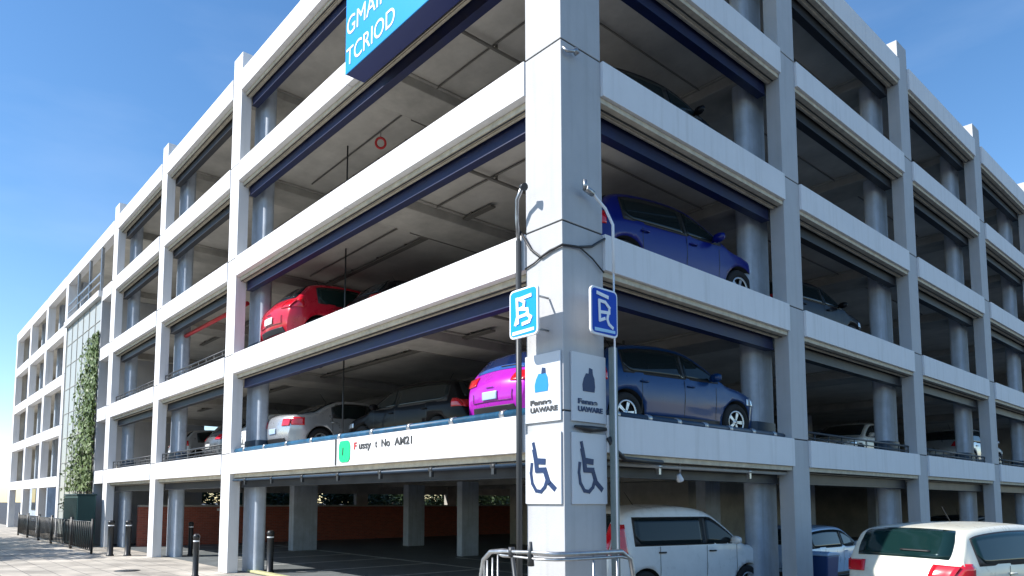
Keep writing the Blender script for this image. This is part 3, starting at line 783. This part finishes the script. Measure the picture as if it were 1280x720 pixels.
make_car('bright red hatchback backed to the second deck edge', 'hatch', P_red, (-10.75, 2.85, f2_), R(90), 1.22, side_glass='glass_teal')
make_car('dark grey car beside the red hatchback on the second deck', 'hatch', P_black, (-8.3, 3.6, f2_), R(90), 1.05)
make_car('pale blue car under the shaded facade behind the cream hatchback', 'estate', P_pale, (-1.62, 10.9, 0), R(90), .92, mirror=P_white)
make_car('dark car on the ground floor in the farthest visible shaded bay', 'estate', P_black, (-1.8, 24.0, 0), R(92), 1.0)
make_car('dark car on the second deck in the middle shaded bay', 'hatch', P_black, (-1.9, 11.0, f2_), R(84), 1.05)
make_car('white car on the first deck in the middle shaded bay', 'hatch', P_white, (-3.6, 18.6, f1), R(-90), 1.0)
make_car('grey car on the first deck in the third shaded bay', 'saloon', P_grey, (-1.9, 17.3, f1), R(90), .95) if False else None
for (x, y, p, st_, lab) in ((-1.9, 24.3, P_silver, 'hatch', 'silver hatchback on the first deck in the farthest shaded bay'),):
    make_car(lab, st_, p, (x, y, f1), R(86), 1.0)
for (x, lab, p, st_) in ((-14.4, 'white hatchback on the first deck just left of the second sunlit pillar', P_white, 'hatch'), (-17.2, 'grey hatchback on the first deck in the second sunlit bay', P_grey, 'hatch'),
                    (-21.2, 'silver hatchback on the first deck in the third sunlit bay', P_silver, 'hatch')):
    make_car(lab, st_, p, (x, 3.2, f1), R(90), 1.0)
make_car('red hatchback on the second deck in the second sunlit bay', 'hatch', P_red, (-16.0, 4.4, f2_), R(90), 1.1)

# blue bin by the pale blue car
Bn = tag(empty('wheelie_bin', (-.38, 8.75, 0)), 'dark blue wheelie bin with a pale blue lid beside the second shaded pillar', 'bin'); Bn.scale = (.9,.9,.80)
m = MB(); 
m.add([(-.24,-.26,.08),(.24,-.26,.08),(.24,.26,.08),(-.24,.26,.08),(-.29,-.32,1.0),(.29,-.32,1.0),(.29,.34,1.0),(-.29,.34,1.0)], [(3,2,1,0),(4,5,6,7),(0,1,5,4),(1,2,6,5),(2,3,7,6),(3,0,4,7)])
m.build('bin_body', M['bin'], Bn, bevel=.03)
m = MB(); m.prism([(-.34,1.0),(.36,1.0),(.30,1.08),(-.2,1.12),(-.34,1.06)], lambda u,v,w: (-.31+w, u, v), .62); m.build('lid', P_pale, Bn, bevel=.02)
m = MB()
for s in (-1,1): m.lathe([(.0001,-.03),(.1,-.03),(.1,.03),(.0001,.03)], Matrix.Translation((s*.25,.28,.1)) @ Matrix.Rotation(PI/2,4,'Y'), 16)
m.build('wheels', M['tyre'], Bn)

# ------------------------------------------------------------------ ground
def sheet(name, poly, z, material, kind='structure'):
    m = MB(); m.add([(x,y,z) for x,y in poly], [list(range(len(poly)))]); o = m.build(name, material); tag(o, kind=kind); return o
sheet('ground', [(-700,-700),(700,-700),(700,700),(-700,700)], -.012, M['asphalt'])
sheet('forecourt_paving', [(-80,-6.2),(1.6,-6.2),(1.6,.5),(-80,.5)], -.004, M['paving'])
sheet('car_park_floor', [(XW,.5),(0,.5),(0,YN),(XW,YN)], .0, M['carpark'])
m = MB()
for x in [-23.6+2.45*i for i in range(9)]:
    m.box(x-.05, x+.05, 1.4, 6.2, .004, .006)
for y in [8.3+2.4*i for i in range(6)]: m.box(-12.6, -7.8, y-.05, y+.05, .004, .006)
m.box(-23.6, -1, 6.2, 6.3, .004, .006)
o = m.build('bay_markings', M['line']); tag(o, kind='structure')
m = MB(); m.box(-80, 1.6, -6.45, -6.2, -.012, .10); o = m.build('kerb', M['kerb'], bevel=.02); tag(o, kind='structure')

# ------------------------------------------------------------------ brick wall, trees
m = MB(); m.box(-25.5, -25.2, 1.2, 24.5, 0, 1.68, 0); o = m.build('brick_wall', M['brick']); tag(o, 'low red brick wall seen through the open ground floor bays', 'wall')
m = MB(); m.box(-25.53, -25.17, 1.2, 24.5, 1.682, 1.76, 0); m.build('coping', M['kerb'], o)
m = MB(); m.box(-25.15, -25.12, 4.5, 5.2, 1.50, 1.60); m.build('notice_plate', M['signwhite'], o)

def leaves(m, c, rad, n, size, squash=.8):
    for _ in range(n):
        while True:
            p = Vector((random.uniform(-1,1), random.uniform(-1,1), random.uniform(-1,1)))
            if .25 < p.length < 1: break
        p = Vector((p.x*rad, p.y*rad, p.z*rad*squash)) + c
        s = size*random.uniform(.6, 1.3); a = Vector((random.gauss(0,1), random.gauss(0,1), random.gauss(0,1))).normalized(); b = a.cross(Vector((random.gauss(0,1), random.gauss(0,1), random.gauss(0,1)))).normalized()
        m.add([p-a*s, p+b*s*.45, p+a*s, p-b*s*.45], [(0,1,2,3)], 0)
def make_tree(h, spread, n, size, seed, m_leaf):
    random.seed(seed); root = empty('tree')
    tr = MB(); k = h*.45
    tr.tube([(0,0,-.1),(.03,.02,h*.2),(.0,.08,k),(.1,.05,h*.8)], [h*.03,h*.024,h*.018,h*.006], 10)
    tips = []
    for i in range(8):
        a = 2*PI*i/8+random.uniform(-.3,.3); z = h*random.uniform(.35,.6); l = spread*random.uniform(.5,.85)
        e = Vector((math.cos(a)*l, math.sin(a)*l, z+h*random.uniform(.1,.3))); mid = Vector((math.cos(a)*l*.5, math.sin(a)*l*.5, z+h*.1))
        tr.tube([(0,0,z), mid, e], [h*.012,h*.008,h*.003], 6); tips += [e, mid]
    tr.build('trunk', M['trunk'], root)
    cr = MB()
    for t in tips + [Vector((random.gauss(0,spread*.35), random.gauss(0,spread*.35), h*random.uniform(.5,.95))) for _ in range(14)]:
        leaves(cr, t, spread*random.uniform(.22,.42), n//28, size)
    cr.build('crown', m_leaf, root); return root
t0 = make_tree(7.5, 3.2, 5200, .16, 3, M['leafd'])
spots = [(-33.5, 3.2, 0, 1), (-33, 10, 1.3, .9), (-32, 16, 2.2, 1.05), (-31.5, 21.5, .7, .95), (-39, 6.5, 3.3, 1.15), (-40, 14, 4.1, 1.1), (-31, 26, 5.0, 1.0), (-38, 21, .4, 1.2)]
labs = ['dark leafy tree beyond the brick wall, nearest the sunlit facade', 'dark leafy tree beyond the brick wall seen past the first inner column', 'dark tree beyond the wall in the middle of the open ground floor',
        'dark tree beyond the wall farthest into the shaded ground floor', 'taller dark tree standing behind the others nearest the sunlit facade', 'taller dark tree behind the others near the middle', 'dark tree beyond the wall at the far shaded end', 'tall dark tree behind the others toward the far shaded end']
for i, (x, y, rz, s) in enumerate(spots):
    t = t0 if i == 0 else copy_tree(t0); t.location = (x, y, -1.2); t.rotation_euler = (0,0,rz); t.scale = (s, s, s*.72)
    tag(t, labs[i], 'tree', 'trees beyond the brick wall')
for (x, y, s, l) in ((-25.5, -8.4, 1.0, 'street tree left of the frame shading the nearer paving'), (-31.0, -8.2, 1.0, 'street tree left of the frame shading the middle of the paving'), (-37, -8.0, 1.05, 'street tree farthest along the paving, left of the frame')):
    t = copy_tree(t0); t.location = (x, y, 0); t.scale = (s, s, s*.9); t.rotation_euler = (0,0,x); tag(t, l, 'tree', 'street trees shading the paving')
random.seed(11)

# ------------------------------------------------------------------ far wing and glazed stair tower
W2 = tag(empty('far_wing'), 'narrow far wing of the white car park at the left edge', 'building')
fx = [-36.3, -42.2, -48.2, -54.4]
for x in fx:
    m = MB(); zs = [0]+T[:4]+[14.3]
    for i in range(5): m.box(x-.30, x+.30, 0, .4, zs[i]+(.012 if i else 0), zs[i+1]-.012, 0)
    m.box(x-.28, x+.28, .02, .38, .1, 14.2, 1); m.build('pillar', [M['white'], M['joint']], W2)
for k in range(5):
    for i in range(3):
        m = MB(); m.box(fx[i+1]+.305, fx[i]-.305, -.02, .3, B[k], T[k]); m.build('facade_beam', M['white'], W2)
    m = MB(); m.box(-54.6, -36, .42, 6.5, T[k]-.3, T[k]-.06); m.build('floor_slab', M['soffit'], W2)
    for x in fx:
        if k < 4:
            m = MB(); m.box(x-.5, x+.3, .7, 1.0, T[k]-.05, T[k+1]-.31); m.build('inner_column', M['column'], W2)
m = MB(); m.box(-54.6, -36, 6.5, 6.7, 2.9, 14.2); m.build('rear_wall', M['rib'], W2)
m = MB(); m.box(-54.5, -54.2, .42, 6.5, 2.9, 14.2); m.build('end_wall', M['rib'], W2)

ST = tag(empty('stair_tower'), 'glazed stair tower with steel mullions between the wing and the sunlit facade', 'stair tower')
# roof beam and top landing
m = MB(); m.box(-36.0, -26.4, -.02, .3, B[4], T[4]); m.build('roof_beam', M['white'], ST, bevel=.01)
m = MB(); m.box(-35.99, -28.2, -.15, .25, T[3]-.30, T[3]-.02); m.build('landing_beam', M['white'], ST)
m = MB(); m.box(-35.9, -26.5, .4, 5, T[4]-.3, T[4]-.06); m.box(-35.9, -26.5, .4, 5, T[3]-.3, T[3]-.06)
m.build('roof_slab', M['soffit'], ST)
for k in (0,1,2): m = MB(); m.box(-28.0, -26.5, .4, 5, T[k]-.3, T[k]-.06); m.build('floor_slab', M['soffit'], ST)
for k in range(4): m = MB(); m.box(-27.95, -26.40, -.02, .3, B[k], T[k]); m.build('facade_beam', M['white'], ST)
m = MB()
for x in (-33.6, -31.0, -28.6): m.box(x-.05, x+.05, .0, .12, T[3], B[4])
m.box(-35.9,-28.6,.0,.05,T[3]+.9,T[3]+.97); m.box(-35.9,-28.6,.0,.05,T[3]+.5,T[3]+.54); m.build('landing_rail', M['steel'], ST)
m = MB(); m.box(-35.95, -28.1, .05, .08, .2, T[3]-.31); m.build('glazing', M['tglass'], ST)
m = MB()
for i in range(7): x = -35.9+i*1.29; m.box(x-.015, x+.015, .02, .045, .2, T[3]-.31)
for z in (1.4, 2.6, 3.9, 5.2, 6.5, 7.8, 9.1, 10.2): m.box(-35.9, -28.15, .025, .042, z-.012, z+.012)
m.build('mullions', M['kerb'], ST)
m = MB(); m.box(-28.15, -27.96, -.02, 4.6, 0, T[3]-.31); m.box(-35.9, -28, 4.6, 4.8, 0, T[3]-.31); m.build('stair_wall', M['pillar'], ST)
m = MB()
for k in range(4):
    z0 = 2.765*k
    a, b = ((-35.4, z0+.3), (-28.8, z0+2.0)) if k % 2 else ((-28.8, z0+.3), (-35.4, z0+2.0))
    m.prism([a, b, (b[0], b[1]+.28), (a[0], a[1]+.28)], lambda u,v,w: (u, 1.2+w, v), 1.2)
m.build('stair_flight', M['white'], ST)

iv = MB()
for _ in range(15000):
    t = random.random()
    z = 2.4 + 7.2*random.random()**1.1
    wleft = -29.2 - (4.6*max(0, 1-(z-2.4)/8.5)**.6 + .6)
    x = random.uniform(wleft, -28.05)
    edge = (x-wleft)/(-28.05-wleft)
    if random.random() > .03+.85*edge**1.3: continue
    if random.random() < .42*(1+math.sin(x*4.3+math.sin(z*1.7)*2.2)*math.sin(z*2.3+x)): continue
    y = -.06-random.random()*.30*(1-(z/12))
    s = random.uniform(.06, .13); a = Vector((random.gauss(0,.7), random.gauss(0,.25), random.gauss(-.6,.5))).normalized(); b = a.cross(Vector((random.gauss(0,.4), -1, random.gauss(0,.4)))).normalized()
    p = Vector((x, y, z)); iv.add([p-a*s, p+b*s*.7, p+a*s, p-b*s*.7], [(0,1,2,3)], 0)
I = tag(empty('climbing_ivy', (0,0,0)), 'green climbing ivy covering the glazed stair tower above the dark container', 'ivy')
iv.build('leaves', M['leafi'], I)
st = MB()
for i in range(14):
    x = -28.2-.28*i*random.uniform(.7,1.1); pts = [(x+.12*math.sin(j*1.3+i), -.05, .3+j*(.9-.03*i)) for j in range(9)]; st.tube(pts, [.025-.002*j for j in range(9)], 5)
st.build('stems', M['trunk'], I)

C = tag(empty('green_container', (-27.5, -.62, 0)), 'tall dark green storage container below the ivy', 'container')
m = MB(); m.box(-1.35, 1.35, -.35, .35, .12, 2.15); m.build('container_body', M['dgreen'], C, bevel=.03)
m = MB()
for i in range(12): x = -1.2+i*.22; m.box(x-.04, x+.04, -.38, -.351, .2, 2.05)
m.build('corrugated_side', M['container_rib'], C)
m = MB(); m.box(-1.38, 1.38, -.39, .38, 2.152, 2.22); m.build('lid', M['container_rib'], C, bevel=.01)
for q in (-1.2, 1.2): m = MB(); m.box(q-.1, q+.1, -.3, .3, 0, .118); m.build('skid', M['dsteel'], C)

# black railings along the paving, one panel per bay
def railing(x0, y0, x1, y1, label, h=1.15):
    F = tag(empty('railing_panel', (x0, y0, 0)), label, 'railing', 'black railings along the paving'); d = Vector((x1-x0, y1-y0, 0)); L = d.length; n = int(L/.30)
    m = MB(); m.tube([(0,0,h),(d.x,d.y,h)], .02, 6); m.tube([(0,0,.12),(d.x,d.y,.12)], .02, 6)
    m.build('rails', M['bollard'], F)
    m = MB()
    for i in range(1, n): q = d*(i/n); m.tube([(q.x,q.y,.12),(q.x,q.y,h)], .022, 5)
    m.build('balusters', M['bollard'], F)
    for q in (Vector(), d):
        m = MB(); m.tube([(q.x,q.y,0),(q.x,q.y,h+.12)], .045, 8); m.build('post', M['bollard'], F)
xs = [-39.5, -36.3, -33.0, -29.8, -25.6, -21.9]
rl = ['black railing panel farthest along the paving under the far wing', 'black railing panel beside the far wing pillar', 'black railing panel below the glazed stair tower', 'black railing panel in front of the green container', 'black railing panel before the brick wall']
for i in range(5):
    railing(xs[i], -1.25, xs[i+1]-.1, -1.25, rl[i])
# drain cover and a grate in the paving
m = MB(); m.lathe([(.0001,.0),(.30,.0),(.30,-.003),(.34,-.003)], Matrix.Translation((-14.6,-1.9,.004)), 28)
for i in range(5): m.box(-14.8, -14.4, -2.05+.07*i, -2.03+.07*i, .0045, .007)
o = m.build('manhole_cover', M['dsteel']); tag(o, 'round dark iron manhole cover set in the paving', 'manhole cover')
# bollards
def bollard(x, y, label, h=1.1, r=.075):
    b = tag(empty('bollard', (x, y, 0)), label, 'bollard', 'black bollards by the sunlit pillars')
    m = MB(); m.lathe([(r*1.3,0),(r*1.3,.04),(r,.06),(r,h-.12),(r*1.15,h-.10),(r*1.15,h-.05),(r*.7,h),(0.0001,h)], Matrix(), 16); m.build('post', M['bollard'], b)
    m = MB(); m.lathe([(r+.003,h-.20),(r+.003,h-.165)], Matrix(), 16); m.build('reflective_band', M['signwhite'], b)
bollard(-11.75, -1.0, 'black bollard in the sun left of the second sunlit pillar')
bollard(-11.6, .95, 'black bollard in the shade just inside the second sunlit pillar', 1.15, .09)
bollard(-20.3, -.45, 'black bollard just left of the third sunlit pillar', 1.25, .10)
bollard(-20.6, -.95, 'black bollard second left of the third sunlit pillar', 1.25, .10)
bollard(-19.0, 1.3, 'black bollard behind the third sunlit pillar', 1.2, .08)

# low building and street things at the far left edge
F = tag(empty('distant_building', (-72, 4, 0)), 'low pale distant building at the very left edge', 'building')
m = MB(); m.box(-5, 8, 0, 10, 0, 8.2); m.build('wall', M['column'], F)
for zz in (1.0, 4.4):
    for x in (-3.4, .2, 3.8):
        m = MB(); m.box(x, x+2.2, -.03, .02, zz, zz+2.1); w = m.build('window', M['frame'], F)
        m = MB(); m.box(x+.1, x+2.1, -.04, -.032, zz+.1, zz+2.0); m.build('pane', M['glass'], w)
m = MB(); m.box(-5.2, 8.2, -.2, 10.2, 8.21, 8.5); m.build('roof', M['kerb'], F)

# ------------------------------------------------------------------ world, sun, camera
SUN_EL = R(43); SAZ = math.atan2(-.42, -.91)        # direction TO the sun: x=-.42, y=-.91
dirx, diry = -.42, -.91
w = bpy.data.worlds.new('World'); sc.world = w; w.use_nodes = True
nt = w.node_tree; bg = nt.nodes['Background']; sky = nt.nodes.new('ShaderNodeTexSky'); sky.sky_type = 'NISHITA'; sky.sun_disc = False
sky.sun_elevation = SUN_EL; sky.sun_rotation = math.atan2(dirx, diry); sky.altitude = 100; sky.air_density = 1.0; sky.dust_density = .15; sky.ozone_density = 1.6
hs = nt.nodes.new('ShaderNodeHueSaturation'); hs.inputs['Saturation'].default_value = 1.22; nt.links.new(sky.outputs[0], hs.inputs['Color'])
tcn = nt.nodes.new('ShaderNodeTexCoord'); mpn = nt.nodes.new('ShaderNodeMapping'); mpn.inputs['Scale'].default_value = (1.2, 1.2, 4.5); nt.links.new(tcn.outputs['Generated'], mpn.inputs['Vector'])
cn = nt.nodes.new('ShaderNodeTexNoise'); cn.inputs['Scale'].default_value = 2.6; cn.inputs['Detail'].default_value = 7; nt.links.new(mpn.outputs[0], cn.inputs['Vector'])
cr_ = nt.nodes.new('ShaderNodeMapRange'); cr_.inputs[1].default_value = .52; cr_.inputs[2].default_value = .85; cr_.inputs[3].default_value = 0; cr_.inputs[4].default_value = .08; nt.links.new(cn.outputs['Fac'], cr_.inputs['Value'])
cm = nt.nodes.new('ShaderNodeMix'); cm.data_type = 'RGBA'; nt.links.new(cr_.outputs[0], cm.inputs['Factor']); nt.links.new(hs.outputs[0], cm.inputs[6]); cm.inputs[7].default_value = (6.5, 7.2, 8.2, 1)
nt.links.new(cm.outputs[2], bg.inputs['Color']); bg.inputs['Strength'].default_value = .135
sl = bpy.data.lights.new('sun', 'SUN'); sl.energy = 4.6; sl.angle = R(.5); sl.color = (1, .96, .90)
so = bpy.data.objects.new('sun', sl); col.objects.link(so)
dv = Vector((dirx, diry, math.tan(SUN_EL)*math.hypot(dirx, diry))).normalized()
so.rotation_euler = dv.to_track_quat('Z', 'Y').to_euler()

cam = bpy.data.cameras.new('camera'); co = bpy.data.objects.new('camera', cam); col.objects.link(co); sc.camera = co
yaw, pitch, roll = R(50.38816), R(4.87881), R(.20194)
cy, sy_ = math.cos(yaw), math.sin(yaw); cp, sp = math.cos(pitch), math.sin(pitch)
fwd = Vector((-sy_*cp, cy*cp, sp)); right = Vector((cy, sy_, 0)); up = right.cross(fwd)
r2 = right*math.cos(roll)+up*math.sin(roll); u2 = -right*math.sin(roll)+up*math.cos(roll)
Mx = Matrix(((r2.x,u2.x,-fwd.x,6.68636),(r2.y,u2.y,-fwd.y,-7.36763),(r2.z,u2.z,-fwd.z,1.95),(0,0,0,1)))
co.matrix_world = Mx
cam.sensor_width = 36; cam.lens = 880.89/1280*36; cam.shift_x = (640-579.19)/1280; cam.shift_y = (551.83-360)/1280
cam.clip_end = 2000; cam.clip_start = .05
vs_ = sc.view_settings; vs_.view_transform = 'Standard'; vs_.look = 'None'; vs_.exposure = .7; vs_.gamma = 1; vs_.use_curve_mapping = False
sc.cycles.max_bounces = 8; sc.cycles.diffuse_bounces = 5
